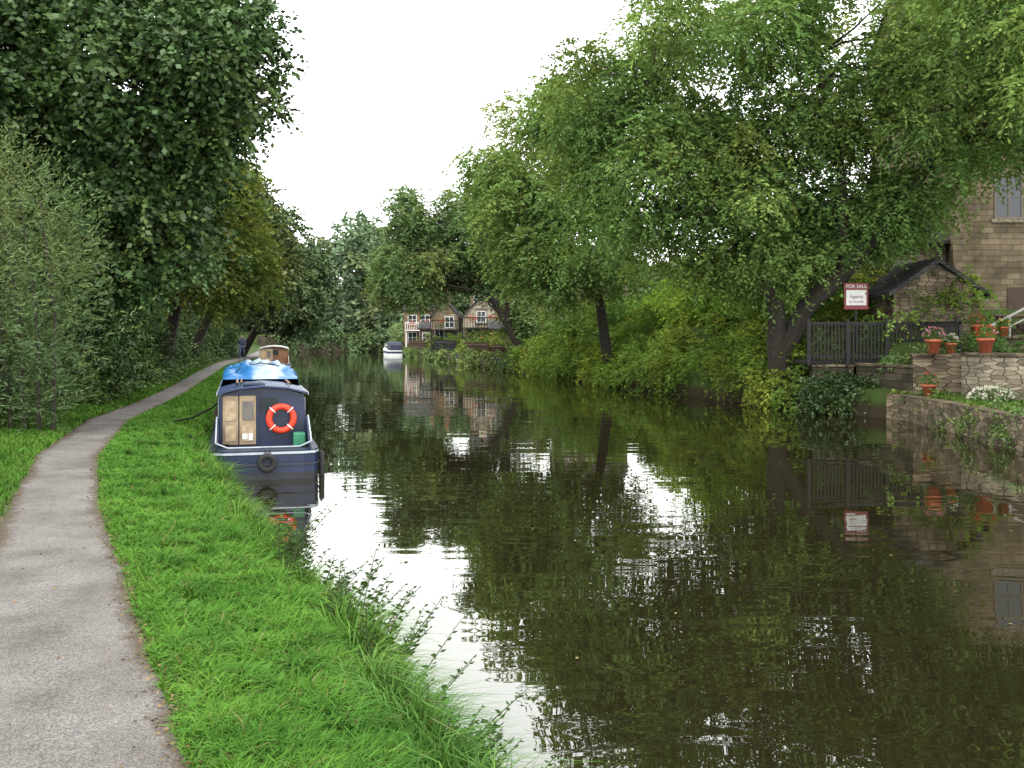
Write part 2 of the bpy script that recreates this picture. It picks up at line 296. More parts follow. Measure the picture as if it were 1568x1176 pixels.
tree('ash_tree',[([(4.6,47,1.2),(4.2,46.8,4),(3.2,46.5,8),(2.4,46,12)],[.3,.24,.15,.05]),([(4.2,46.8,4),(1.5,46,7),(-.5,45.5,9.5)],[.18,.11,.04])],
  [(.9,45.5,9,3.0,3.2,3.2,44),(2.4,46,12.6,2.6,2.6,2.4,30),(-1.3,45.5,10.2,1.2,1.5,1.0,8),(3.6,46,7,3.6,3,2.8,38),(1.6,45,5.2,2.4,2,1.2,18)],
  21,crad=1.2,ntw=50,twl=.7,nl=11,ls=.21,col=(.108,.182,.057),flat=.55,droop=.8,var=.3,yel=.12)
tree('alder_tree',[([(.9,65,.8),(-.3,64.5,3.2),(-1.9,64,5.8),(-3.5,63.5,8.2),(-4.5,63,10)],[.32,.27,.2,.12,.05]),([(-.3,64.5,3.2),(-.2,64,7),(-.8,63.5,10)],[.18,.12,.05])],
  [(-5.8,63.5,6.7,2.8,2.8,2.0,40),(-3.3,63.8,9.2,2.8,2.6,2.4,36),(-7.3,63.5,5.6,1.5,1.8,1.2,14),(-7.1,63.5,11.0,.7,.7,.8,4),(-6.2,63.5,9.3,1.6,1.6,1.2,10),(-.8,64,10.6,2.4,2.5,2.4,26),(-1,65,6.6,2.6,2,1.8,22),(.8,66,3.6,1.4,1.5,1.2,10)],
  31,crad=1.1,ntw=54,twl=.7,nl=10,ls=.25,col=(.098,.158,.064),flat=.6,droop=.6,var=.28,yel=.1)
# left trees
tree('sycamore_tree',[([(-11.4,25,.8),(-11.2,25,3.5),(-10.6,24.5,7),(-9.8,24,11)],[.4,.33,.22,.08]),([(-11.2,25,3.5),(-9.4,23.5,6),(-7.8,23,8.6)],[.22,.14,.05]),([(-11.2,25,3.2),(-13.5,24,6.5)],[.2,.1])],
  [(-10.6,24,8.6,3.5,3.6,3.6,112),(-7.4,23.5,9.1,1.5,2.0,1.9,28),(-10.4,24.5,5.0,2.5,2.6,1.7,60),(-14,22,7.5,3.4,3,3.8,62),(-9.2,25,12.2,2.5,2.6,1.7,24)],
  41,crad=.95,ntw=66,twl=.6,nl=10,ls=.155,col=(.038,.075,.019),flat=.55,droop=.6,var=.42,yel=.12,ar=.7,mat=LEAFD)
tree('field_maple_tree',[([(-13.2,37,.9),(-12.6,37,4),(-11.3,36.5,7.5)],[.25,.2,.07])],
  [(-11.0,36.5,5.9,2.2,2.6,2.6,60),(-12.0,37,8.6,1.9,2.3,1.8,24)],51,crad=.9,ntw=60,twl=.55,nl=10,ls=.17,col=(.082,.122,.032),flat=.6,droop=.5,var=.32,yel=.2,ar=.6)
tree('lime_tree',[([(-17,51,.9),(-15.5,51,4),(-13.6,50.5,8)],[.28,.2,.07])],
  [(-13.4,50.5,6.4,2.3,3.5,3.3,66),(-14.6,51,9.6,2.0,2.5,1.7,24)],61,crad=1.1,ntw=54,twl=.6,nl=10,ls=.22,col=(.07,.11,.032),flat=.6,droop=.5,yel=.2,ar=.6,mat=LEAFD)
tree('oak_tree',[([(-21.5,78,.9),(-19.5,77,4),(-17.4,76,8.5)],[.35,.25,.08])],
  [(-17.0,76,5.8,2.6,4.5,3.6,74),(-20,76,8.6,3,4,2.3,34)],71,crad=1.25,ntw=48,twl=.7,nl=9,ls=.34,col=(.06,.10,.034),flat=.6,droop=.4,ar=.6,mat=LEAFD)
# left willow shrub
rg=R_(5)
C=np.stack([rg.uniform(-10.4,-7.9,46),rg.uniform(16.5,18.5,46),rg.uniform(1.2,5.3,46)],1); C[:,0]-=np.clip((C[:,2]-3.2)*.35,0,1.2)
e=empty('willow_shrub',(0,0,0)); foliage('leaves',C,81,e,crad=.65,ntw=60,twl=.6,nl=12,ls=.12,col=(.10,.155,.07),flat=1.3,droop=-.6,var=.3,ar=.2,yel=.1)
tubes('stems',[([(-9.2+.25*i,17.5,.8),(-9.4+.32*i,17.4,2.8),(-9.8+.36*i,17.3,5)],[.04,.03,.01]) for i in range(5)],BARK,e,5)
# hedge along the towpath
n=470; y=18+62*rg.uniform(0,1,n)**1.3; z=rg.uniform(.9,3.6,n); x=fH(y)-rg.uniform(0,1.4,n)-.25*(z-.9)+.3
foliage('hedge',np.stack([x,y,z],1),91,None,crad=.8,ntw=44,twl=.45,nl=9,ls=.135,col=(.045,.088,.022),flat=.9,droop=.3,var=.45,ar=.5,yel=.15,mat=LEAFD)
n=230; y=9+50*rg.uniform(0,1,n)**1.2; x=fH(y)+rg.uniform(-.4,.4,n); z=rg.uniform(.75,1.2,n)
foliage('nettles',np.stack([x,y,z],1),92,None,crad=.35,ntw=34,twl=.35,nl=9,ls=.09,col=(.07,.13,.028),flat=.8,droop=.2,var=.4,ar=.5,yel=.15,mat=LEAFD)
n=240; y=rg.uniform(16,75,n); x=fH(y)-rg.uniform(3,7,n); z=rg.uniform(1.5,10,n)
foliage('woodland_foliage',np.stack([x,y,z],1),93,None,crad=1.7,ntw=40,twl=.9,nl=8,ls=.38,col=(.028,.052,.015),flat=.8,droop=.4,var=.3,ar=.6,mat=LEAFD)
tubes('woodland_trunks',[([(float(fH(yy))-5,yy,1),(float(fH(yy))-4.6,yy,6),(float(fH(yy))-5,yy,10)],[.25,.18,.08]) for yy in (18,27,33,44,55,66)],BARK)
C=[]
for i in range(760):
    yy=rg.uniform(146,185); xx=rg.uniform(-75,30); top=np.interp(xx,[-85,-55,-42,-34,-24,-16,-6,40],[20,17,15.5,18,20,19,15,13])*(.95+.05*np.sin(xx*.7)+.04*np.sin(xx*1.7+yy)); C.append((xx,yy,rg.uniform(2.5,top)))
foliage('distant_trees',np.array(C),94,None,crad=2.6,ntw=50,twl=1.2,nl=8,ls=.72,col=(.105,.158,.078),flat=.75,droop=.3,var=.28,ar=.65,yel=.1,mat=LEAFD)  # distance haze is painted into the leaf colour as a paler green
n=150; C=np.stack([rg.uniform(-8,40,n),rg.uniform(112,128,n),rg.uniform(2.5,9,n)],1)
foliage('distant_trees',C,95,None,crad=2.4,ntw=34,twl=1.2,nl=8,ls=.65,col=(.07,.115,.04),flat=.8,droop=.3,ar=.6,mat=LEAFD)
n=44; C=np.stack([rg.uniform(-34,-15,n),rg.uniform(137.2,139.6,n),rg.uniform(.4,2.9,n)],1)
foliage('canal_end_shrubs',C,96,None,crad=.9,ntw=36,twl=.6,nl=8,ls=.34,col=(.075,.125,.045),flat=.7,droop=.6,ar=.6,mat=LEAFD)
# right bank shrubs
n=390; y=rg.uniform(31.8,64,n); k=rg.uniform(-.8,5.5,n); x=fR(y)+k; z=.35+np.clip(k,0,9)*.5+rg.uniform(0,1.1,n)+.35*(k>0)
foliage('bank_shrubs',np.stack([x,y,z],1),101,None,crad=.78,ntw=46,twl=.5,nl=9,ls=.155,col=(.098,.165,.035),flat=.7,droop=.9,var=.52,ar=.5,yel=.22)
n=70; y=rg.uniform(38,50,n); x=fR(y)+rg.uniform(2.5,6,n); z=rg.uniform(3.2,6,n)
foliage('elder_bush',np.stack([x,y,z],1),102,None,crad=.9,ntw=50,twl=.5,nl=9,ls=.19,col=(.165,.285,.05),flat=.7,droop=.6,var=.3,ar=.5,yel=.15)
n=60; y=rg.uniform(48,62,n); x=fR(y)+rg.uniform(.5,5,n); z=rg.uniform(2,4.4,n)
foliage('hazel_bush',np.stack([x,y,z],1),103,None,crad=.9,ntw=50,twl=.5,nl=9,ls=.2,col=(.085,.15,.038),flat=.8,droop=.6,var=.3,ar=.5)
n=70; C=np.stack([rg.uniform(9.3,11.4,n),rg.uniform(30.4,31.3,n),rg.uniform(.1,1.1,n)],1); C[:,1]-=np.clip(C[:,0]-10.6,0,2)*1.2
foliage('ivy',C,104,None,crad=.32,ntw=30,twl=.28,nl=8,ls=.10,col=(.03,.055,.015),flat=.9,droop=.8,ar=.7,mat=LEAFD)
n=90; y=rg.uniform(17,29,n); C=np.stack([fR(y)-.02+rg.uniform(-.1,.9,n),y,rg.uniform(.15,.8,n)],1)
foliage('wall_plants',C,105,None,crad=.22,ntw=26,twl=.22,nl=8,ls=.08,col=(.06,.11,.022),flat=.8,droop=.9,ar=.5,yel=.3,mat=LEAFD)
n=150; C=np.stack([rg.uniform(11.6,20,n),rg.uniform(28.9,36.2,n),rg.uniform(1.8,2.5,n)],1); C=C[~((C[:,0]>12.2)&(C[:,0]<15.8)&(C[:,1]>31.2)&(C[:,1]<35.3))]
C[:,2]=np.where(C[:,1]<31.3,C[:,2]-.35,C[:,2]); C=C[(C[:,0]>12.0)|(C[:,2]<1.8)]
foliage('garden_shrubs',C,106,None,crad=.36,ntw=34,twl=.3,nl=8,ls=.10,col=(.055,.10,.028),flat=.7,droop=.4,ar=.5,yel=.2,var=.4,mat=LEAFD)
# plants hanging over the far quay
n=130; y=rg.uniform(64,134,n); C=np.stack([fR(y)-.1+rg.uniform(-.25,.5,n),y,rg.uniform(.1,1.0,n)],1)
foliage('quayside_plants',C,107,None,crad=.5,ntw=34,twl=.4,nl=8,ls=.2,col=(.085,.145,.036),flat=.7,droop=.9,var=.45,ar=.5,yel=.25,mat=LEAFD)
# ------------------------------------------------------------------ grass
def blades(name,x,y,z,h,wd,lean,col,rg,bias=(0,0)):
    n=len(x); P=np.stack([x,y,z],1); a=rg.uniform(0,2*pi,n); ld=np.stack([np.cos(a)+bias[0],np.sin(a)+bias[1],np.zeros(n)],1); ld=unit(ld)
    s=np.stack([-np.sin(a*1.7),np.cos(a*1.7),np.zeros(n)],1)*wd[:,None]*.5; up=np.array([0,0,1.]); h_=h[:,None]; l_=lean[:,None]
    m=P+up*h_*.6+ld*h_*l_*.35; t=P+up*h_*(1-.35*l_)+ld*h_*l_*1.0
    V=np.stack([P-s,P+s,m-s*.8,m+s*.8,t-s*.12,t+s*.12],1).reshape(-1,3); i=np.arange(n)[:,None]*6
    Q=np.concatenate([i+np.array([[0,1,3,2]]),i+np.array([[2,3,5,4]])],0)
    return mesh_quads(name,V,Q,GRASSM,None,np.repeat(col,6,0))
def clumpn(x,y): return .5+.5*np.sin(x*4.3+np.sin(y*3.7)*2)*np.sin(y*3.9+np.sin(x*5.1)*1.5)
def gcol(n,x,y,rg,base=(.085,.20,.022)):
    nz=.6*clumpn(x,y)+.4*clumpn(x*.4+3,y*.35); b=rg.uniform(.6,1.3,n)*(.72+.5*nz)
    c=np.array(base)[None]*b[:,None]; c[:,0]*=1+.3*(nz-.5); dry=rg.uniform(0,1,n)<.03; c[dry]=np.array([.17,.16,.07])*b[dry,None]; return c
rg=R_(7)
n=200000; y=2.6*np.exp(rg.uniform(0,1,n)**1.05*math.log(60/2.6)); P_=fP(y)+.02; L_=fL(y)-.03; x=P_-.07+(L_-P_+.07)*rg.uniform(0,1,n)
z=leftz(x,y)-.01; edge=np.exp(-(fL(y)-x)/.25); h=rg.uniform(.045,.125,n)*(1+1.1*edge)*(.65+.8*clumpn(x*1.5,y*1.3))*np.where(x<fP(y)+.08,.6,1); wd=.005+.0011*y
blades('grass',x,y,z,h,wd,rg.uniform(.2,1.2,n),gcol(n,x,y,rg,(.084,.19,.031)),rg)
n=60000; y=7*np.exp(rg.uniform(0,1,n)*math.log(60/7)); x=fH(y)+(fPL(y)+.06-fH(y))*rg.uniform(0,1,n)
blades('grass',x,y,leftz(x,y)-.01,rg.uniform(.05,.14,n),.006+.0011*y,rg.uniform(.2,1.1,n),gcol(n,x,y,rg,(.072,.155,.026)),rg)
n=13000; y=3.0*np.exp(rg.uniform(0,1,n)*math.log(17/3.0)); x=fL(y)-rg.uniform(-.02,.28,n); tuft=.5+.5*np.sin(y*3.1+1)*np.sin(y*1.3)
blades('long_grass',x,y,leftz(x,y)-.02,rg.uniform(.12,.36,n)*(.4+1.0*tuft),.006+.0007*y,rg.uniform(.4,1.5,n),gcol(n,x,y,rg,(.085,.17,.035)),rg,(.9,-.1))
n=3200; y=rg.uniform(3.3,5.6,n); x=fL(y)-rg.uniform(0,.25,n)
blades('long_grass',x,y,leftz(x,y)-.02,rg.uniform(.2,.45,n),.007+.0006*y,rg.uniform(.5,1.5,n),gcol(n,x,y,rg,(.085,.17,.038)),rg,(.6,.0))
tx=[];ty=[]
for i in range(80):
    yy=3.0*math.exp(rg.uniform(0,1)*math.log(6)); xx=rg.uniform(float(fP(yy))+.25,float(fL(yy))-.1); k=110; tx.append(xx+rg.normal(0,.045,k)); ty.append(yy+rg.normal(0,.045,k))
x=np.concatenate(tx);y=np.concatenate(ty);n=len(x)
blades('long_grass',x,y,leftz(x,y)-.02,rg.uniform(.1,.24,n),.006+.0008*y,rg.uniform(.3,1.4,n),gcol(n,x,y,rg,(.065,.155,.028)),rg)
n=16000; y=rg.uniform(58,130,n); x=fR(y)+rg.uniform(.1,1.8,n)
blades('grass',x,y,np.full(n,.82),rg.uniform(.1,.35,n),np.full(n,.08),rg.uniform(.2,1,n),gcol(n,x,y,rg,(.10,.17,.035)),rg)
n=9000; y=rg.uniform(18,29,n); x=fR(y)+.3+rg.uniform(0,1,n)*(np.interp(y,[22,28],[3.2,1.4])-.2)
blades('grass',x,y,np.full(n,.64),rg.uniform(.08,.25,n),np.full(n,.025),rg.uniform(.2,1,n),gcol(n,x,y,rg,(.07,.13,.025)),rg)
# broad leaf weeds in the bank + stems
PV=[];PD=[];PL=[];PC=[];ST=[]
def weed(x,y,z,h,nl,ls,lean,col):
    tip=np.array([x+lean[0]*h,y+lean[1]*h,z+h]); b=np.array([x,y,z]); pts=[]
    for k in range(nl):
        t=.15+.85*k/nl; p=b*(1-t)+tip*t+np.array([0,0,-.12*h*t*t]); a=k*2.4+rg.uniform(0,1)
        PV.append(p);PD.append([cos(a),sin(a),.35]);PL.append(ls*(1.15-t*.75)*rg.uniform(.8,1.2));PC.append(np.array(col)*rg.uniform(.7,1.3))
    ST.append(([b,(b+tip)/2,tip+np.array([0,0,-.12*h])],[.006,.004,.002]))
for i in range(95):
    y=rg.uniform(5.6,8.8); x=float(fL(y))-rg.uniform(-.05,.22); weed(x,y,float(leftz(np.array(x),np.array(y))),rg.uniform(.25,.72),22,.085,(rg.uniform(-.1,.8),rg.uniform(-.4,.3)),(.035,.065,.02))
for i in range(36):
    y=rg.uniform(3.6,14); x=float(fL(y))-rg.uniform(0,.2); weed(x,y,float(leftz(np.array(x),np.array(y))),rg.uniform(.2,.5),14,.09,(rg.uniform(0,.8),rg.uniform(-.4,.3)),(.06,.12,.03))
for i in range(26):
    y=rg.uniform(3.9,5.0); x=float(fL(y))+rg.uniform(-.1,.1); weed(x,y,.35,rg.uniform(.2,.42),16,.07,(rg.uniform(.2,1.0),rg.uniform(-.4,.3)),(.04,.075,.025))
for i in range(420):
    y=2.8*math.exp(rg.uniform(0,1)*math.log(5)); x=rg.uniform(float(fP(y))+.1,float(fL(y))-.1); z=float(leftz(np.array(x),np.array(y)))
    for k in range(7):
        a=k*.9+rg.uniform(0,.5); PV.append(np.array([x,y,z+.03]));PD.append([cos(a),sin(a),.6]);PL.append(rg.uniform(.06,.13));PC.append(np.array([.07,.155,.03])*rg.uniform(.7,1.3))
e=empty('bank_weeds'); PL=np.array(PL); V,Q,Cc=leafquads(np.array(PV),np.array(PD,float),PL,PL*.42,np.array(PC),rg); mesh_quads('leaves',V,Q,LEAF,e,Cc); tubes('stems',ST,plain('stem',(.05,.06,.02)),e,4)
# leaf litter on the path
n=2600; y=3*np.exp(rg.uniform(0,1,n)*math.log(12)); sd=rg.uniform(0,1,n)<.6; o=np.abs(rg.normal(0,.09,n)); x=np.where(sd,fP(y)-o,fPL(y)+o)
x=np.where(rg.uniform(0,1,n)<.07,fP(y)-fW(y)*rg.uniform(0,1,n),x)
Ln=rg.uniform(.01,.035,n); D=np.stack([rg.normal(size=n),rg.normal(size=n),rg.normal(size=n)*.15],1)
V,Q,Cc=leafquads(np.stack([x,y,np.full(n,.729)],1),D,Ln,Ln*.6,np.array([.13,.085,.035])*rg.uniform(.3,1.4,(n,1)),rg); V[:,2]=np.clip(V[:,2],.724,.745); mesh_quads('fallen_leaves',V,Q,LEAFD,None,Cc)
n=200; y=rg.uniform(6,40,n); x=fL(y)+.3+(fR(y)-fL(y)-.6)*rg.uniform(0,1,n); Ln=rg.uniform(.03,.06,n); D=np.stack([rg.normal(size=n),rg.normal(size=n),np.zeros(n)],1)
V,Q,Cc=leafquads(np.stack([x,y,np.full(n,.004)],1),D,Ln,Ln*.6,np.array([.2,.16,.06])*rg.uniform(.4,1.3,(n,1)),rg); V[:,2]=.004+(V[:,2]-.004)*.05+.003; mesh_quads('floating_leaves',V,Q,LEAFD,None,Cc)
# ------------------------------------------------------------------ boats
def outline(Lb,hw):
    half=[(hw*.0,0),(hw*.7,0.0),(hw*.9,.08),(hw*.98,.3),(hw,.8),(hw,Lb-2.6),(hw*.93,Lb-1.7),(hw*.72,Lb-.9),(hw*.38,Lb-.3),(0.02,Lb)]
    left=[(-x,y) for x,y in half[::-1] if x>0]; return left+half
def strip(name,OL,z0,z1,off,mat,parent,rise,tum=0):
    V=[];F=[];n=len(OL)
    for (x,y) in OL:
        s=rise(y); k=1+off/.95
        V.append((x*(k-tum),(y-3)*(1+off/4)+3 if y>3 else y-off*(1.0 if y<.2 else 0),z0+s*(0 if z0<0 else 1)))
        V.append((x*k,(y-3)*(1+off/4)+3 if y>3 else y-off*(1.0 if y<.2 else 0),z1+s))
    for i in range(n-1): F.append((2*i,2*i+2,2*i+3,2*i+1))
    return mesh_py(name,V,F,mat,parent,smooth=False)
def narrowboat(loc,rz_,Lb,cab,trim,door,detail=True,roofc=None,cabc=None,sc=1):
    e=empty('narrowboat',loc,rz_); e.scale=(sc,sc,sc); OL=outline(Lb,.95); rise=lambda y:.35*max(0,(y-(Lb-3))/3)**2
    cabm=plain('hull_paint',cab,.3,var=.25,scale=3); tr=plain('trim_paint',trim,.35,var=.2); dm=plain('door_wood',door,.6,var=.3,scale=5)
    cm=plain('cabin_paint',cabc,.5,var=.25,scale=3) if cabc else cabm
    strip('hull_lower',OL,-.35,.12,0,plain('blacking',(.012,.013,.018),.5),e,lambda y:0,.03)
    strip('hull_upper',OL,.12,.5,.0,cabm,e,rise)
    strip('rubbing_strake',OL,.25,.29,.03,plain('strake',(.02,.022,.04),.4),e,rise)
    strip('white_line',OL,.44,.48,.012,tr,e,rise)
    mesh_py('deck',[(x,y,.5+rise(y)-.01) for x,y in OL],[tuple(range(len(OL)))],plain('deck_paint',(.02,.03,.05),.6),e)
    y0=.95;y1=Lb-2.2
    prism_y('cabin',[(-.8,.49),(-.72,1.41),(-.4,1.5),(0,1.53),(.4,1.5),(.72,1.41),(.8,.49)],y0,y1,cm,e)
    pr=[(-.79,1.42),(-.79,1.45),(-.42,1.545),(0,1.58),(.42,1.545),(.79,1.45),(.79,1.42),(.42,1.515),(0,1.55),(-.42,1.515)]
    prism_y('roof',pr,y0-.12,y1+.1,plain('roof_paint',roofc or tuple(c*1.8 for c in cab),.45),e)
    boxes('roof_edge',[(-.805,-.792,y0-.13,y1,1.405,1.45),(.792,.805,y0-.13,y1,1.405,1.45)],tr,e)
    gl=[];fr_=[]
    for s in (-1,1):
        for k in range(int((y1-y0-1)//1.5)):
            yy=y0+.7+k*1.5; xs=s*.78
            gl.append((min(xs,xs+s*.02),max(xs,xs+s*.02),yy,yy+.75,.95,1.25)); fr_.append((min(xs,xs+s*.012),max(xs,xs+s*.012),yy-.04,yy+.79,.91,1.29))
    boxes('window_frames',fr_,tr,e); boxes('windows',gl,GLASS,e)
    yb=y0-.02
    boxes('rear_door',[(-.70,-.43,yb-.03,yb,.52,1.4),(-.41,-.12,yb-.03,yb,.52,1.4)],dm,e,.008)
    boxes('door_panels',[(-.66,-.47,yb-.045,yb-.031,.58,.86),(-.66,-.47,yb-.045,yb-.031,.95,1.3),(-.37,-.16,yb-.045,yb-.031,.58,.86)],plain('door_panel',tuple(c*1.25 for c in door),.6,var=.3),e,.006)
    boxes('door_glass',[(-.36,-.17,yb-.045,yb-.031,.97,1.30)],plain('dull_glass',(.12,.11,.10),.25),e)
    boxes('door_notice',[(-.36,-.27,yb-.055,yb-.046,.62,.72),(-.25,-.18,yb-.055,yb-.046,.60,.72)],WHITE,e)
    boxes('rear_window',[(-.04,.24,yb-.02,yb,1.12,1.36)],GLASS,e)
    boxes('door_frame',[(-.75,-.71,yb-.04,yb,.5,1.41),(-.11,-.08,yb-.04,yb,.5,1.43),(-.71,-.11,yb-.04,yb,1.405,1.43)],tr if not detail else cabm,e)
    for s,nm in ((-1,'coaming_left'),(1,'coaming_right')):
        prism_x(nm,[(.12,.5),(y0,.5),(y0,1.0),(.65,.86),(.12,.6)],s*.80 if s<0 else .76,s*.76 if s<0 else .80,cabm,e,.006)
    tubes('guard_rail',[([(-.8,y0,1.02),(-.8,.65,.9),(-.8,.1,.64),(-.6,.03,.56),(.6,.03,.56),(.8,.1,.64),(.8,.65,.9),(.8,y0,1.02)],.014)],tr,e,6)
    if detail:
        torus('lifebuoy',(.32,yb-.09,.98),.215,.058,plain('lifebuoy_orange',(.62,.04,.012),.55,var=.2),e)
        bands=[]
        for a in (45,135,225,315):
            c0,s0=cos(radians(a)),sin(radians(a)); bands.append(([(.32+c0*.155,yb-.09,.98+s0*.155),(.32+c0*.16,yb-.155,.98+s0*.16),(.32+c0*.275,yb-.155,.98+s0*.275),(.32+c0*.28,yb-.09,.98+s0*.28)],.012))
        tubes('lifebuoy_bands',bands,WHITE,e,6)
        boxes('cockpit_box',[(.52,.73,.5,.8,.5,.74)],plain('green_box',(.02,.16,.08),.5),e,.02)
        boxes('white_panel',[(.802,.815,.3,.8,.52,.78)],WHITE,e)
        torus('tyre_fender',(.05,-.07,.30),.12,.05,plain('rubber',(.012,.012,.012),.8),e)
        tubes('fender_rope',[([(.0,-.03,.52),(.04,-.07,.42)],.012),([(.1,-.03,.52),(.06,-.07,.42)],.012)],BLACKW,e,5)
        tubes('fenders',[([(.99,.35,.45),(1.0,.35,.4),(1.0,.35,-.1)],[.015,.05,.05]),([(-.99,1.2,.45),(-1.0,1.2,.4),(-1.0,1.2,-.1)],[.015,.05,.05])],BLACKW,e,8)
        tubes('roof_poles',[([(-.45,1.2,1.6),(-.45,3.7,1.6)],.022),([(-.38,1.5,1.6),(-.36,3.9,1.6)],.018),([(.5,1.3,1.58),(.48,3.8,1.58)],.02)],plain('pole_wood',(.2,.13,.07)),e,6)
        boxes('roof_hatch',[(-.34,.04,1.05,1.7,1.56,1.62)],cabm,e,.02)
        tubes('roof_ropes',[([(-.78,3.3,1.45),(-.4,3.7,1.80),(0,4.0,1.90),(.4,4.2,1.83),(.79,4.6,1.45)],.012),([(.79,3.4,1.45),(.4,4.4,1.83),(0,5.0,1.90),(-.4,5.4,1.83),(-.79,5.9,1.45)],.012)],BLACKW,e,5)
        rg=R_(9);V=[];F=[];nx,ny=36,60
        for j in range(ny+1):
            for i in range(nx+1):
                u=i/nx*2-1; t=j/ny; X=u*.82; Y=3.0+t*4.1
                env=min(1,t*6,(1-t)*6)**.6; h=1.60+env*(.22*max(0,1-abs(u)**2.6)+.06*sin(Y*6+2*sin(X*5))*(1-abs(u))+.045*sin(X*15+Y*3.2)+.04*sin(Y*11-X*9)+.02*sin(Y*31+X*23))
                if abs(u)>.9: h=1.36+.06*sin(Y*9)
                V.append((X,Y+.06*sin(X*9)*(1-t),h))
        for j in range(ny):
            for i in range(nx): a=j*(nx+1)+i; F.append((a,a+1,a+nx+2,a+nx+1))
        tm,nt,out=newmat('tarpaulin'); tc=N(nt,'ShaderNodeTexCoord'); sp=N(nt,'ShaderNodeSeparateXYZ'); no=N(nt,'ShaderNodeTexNoise'); no.inputs['Scale'].default_value=1.6
        nt.links.new(tc.outputs['Object'],sp.inputs[0]); nt.links.new(tc.outputs['Object'],no.inputs['Vector'])
        q=N(nt,'ShaderNodeMath',operation='MULTIPLY_ADD'); nt.links.new(no.outputs[0],q.inputs[0]); q.inputs[1].default_value=1.0; nt.links.new(sp.outputs[0],q.inputs[2])
        c=ramp(nt,q.outputs[0],[(.26,(.02,.12,.30)),(.36,(.22,.31,.38)),(.85,(.30,.36,.42)),(.97,(.02,.12,.30))]); p=N(nt,'ShaderNodeBsdfPrincipled'); p.inputs['Roughness'].default_value=.4; nt.links.new(c,p.inputs['Base Color']); nt.links.new(p.outputs[0],out.inputs[0])
        mesh_py('tarpaulin',V,F,tm,e,smooth=True)
    return e
narrowboat((-4.25,16.8,0),radians(15.5),10.5,(.010,.018,.05),(.34,.38,.42),(.24,.18,.11))
tubes('mooring_rope',[([(-5.45,18.6,1.3),(-5.9,19.2,1.05),(-6.5,19.9,.8),(-7.1,20.4,.68)],.02),([(-5.0,17.3,.55),(-5.5,17.6,.5),(-6.0,18.2,.62)],.014)],BLACKW,None,6)
narrowboat((-14.6,60,0),radians(13),9,(.04,.025,.02),(.5,.46,.38),(.36,.26,.15),False,(.42,.42,.40),(.22,.10,.05),1.12)
def cruiser(loc,rz_):
    e=empty('motor_cruiser',loc,rz_); e.scale=(.9,.9,.9); OL=outline(6,1.0); rise=lambda y:.3*max(0,(y-2)/4)**1.5; dk=plain('navy',(.02,.03,.08),.4)
    strip('hull',OL,-.3,.75,0,WHITE,e,rise,.15); strip('blue_line',OL,.35,.6,.015,dk,e,rise)
    mesh_py('deck',[(x,y,.74+rise(y)) for x,y in OL],[tuple(range(len(OL)))],WHITE,e)
    prism_x('cabin',[(2.2,.75),(4.8,.9),(3.9,1.4),(2.2,1.5)],-.75,.75,WHITE,e,.05)
    prism_x('canopy',[(.3,.75),(2.3,.75),(2.3,1.55),(1.9,1.85),(.6,1.75),(.3,1.4)],-.8,.8,plain('canopy',(.02,.025,.05),.7),e,.06)
    boxes('cabin_windows',[(-.765,-.75,2.5,3.7,1.05,1.3),(.75,.765,2.5,3.7,1.05,1.3)],GLASS,e)
    tubes('bow_rail',[([(-.85,4.0,1.4),(-.45,5.3,1.6),(0,5.9,1.65),(.45,5.3,1.6),(.85,4.0,1.4)],.02)],WHITE,e,5)
cruiser((-13.2,112,0),radians(18))
# ------------------------------------------------------------------ walls following shore
def shore_wall(name,ya,yb,z0,z1,th,mat,off=0,parent=None):
    yy=np.arange(ya,yb+.01,1.0); V=[];F=[]
    for y in yy:
        r=float(fR(y))-.12+off; V+=[(r,y,z0),(r,y,z1),(r+th,y,z1),(r+th,y,z0)]
    for i in range(len(yy)-1):
        for k in range(4): F.append((i*4+k,i*4+(k+1)%4,(i+1)*4+(k+1)%4,(i+1)*4+k))
    F+=[(0,1,2,3),tuple((len(yy)-1)*4+k for k in (3,2,1,0))]
    return mesh_py(name,V,F,mat,parent)
shore_wall('canal_wall',60,138,-.6,.84,.4,QUAY); shore_wall('canal_wall',10,29,-.6,.74,.45,STONE_R)
boxes('stone_wall',[(-36,-14,138.3,138.9,-.6,2.2)],QUAY)
def wall_seg(name,p,q,z0,z1,th,mat,cop=True):
    p=np.array(p,float);q=np.array(q,float);d=unit(q-p);nn=np.array([-d[1],d[0]]); e=empty(name)
    def b(o0,o1,za,zb,nm,m):
        c=[p+nn*o0-d*(0 if nm=='courses' else .03),q+nn*o0+d*(0 if nm=='courses' else .03),q+nn*o1+d*(0 if nm=='courses' else .03),p+nn*o1-d*(0 if nm=='courses' else .03)]
        mesh_py(nm,[(x,y,za) for x,y in c]+[(x,y,zb) for x,y in c],[(0,3,2,1),(4,5,6,7),(0,1,5,4),(1,2,6,5),(2,3,7,6),(3,0,4,7)],m,e,bevel=.015)
    b(0,th,z0,z1,'courses',mat)
    if cop: b(-.04,th+.04,z1+.002,z1+.09,'coping',STONE_R)
    return e
wall_seg('stone_wall',(9.7,31.6),(11.0,31.5),-.5,1.45,.5,QUAY)
wall_seg('stone_wall',(11.02,31.35),(11.75,28.75),-.5,1.5,.4,QUAY)
wall_seg('stone_wall',(11.75,28.7),(13.1,28.3),.3,1.85,.6,STONE_R)
wall_seg('stone_wall',(12.7,27.7),(14.6,22.5),.3,1.9,.5,STONE_L); wall_seg('stone_wall',(14.6,22.5),(15.0,10),.3,1.9,.5,STONE_L)
wall_seg('stone_wall',(13.3,29.6),(17.5,28.6),1.6,2.35,.4,STONE_R)
wall_seg('stone_wall',(15.6,34.0),(18.5,33.5),2.0,3.1,.4,STONE_D)
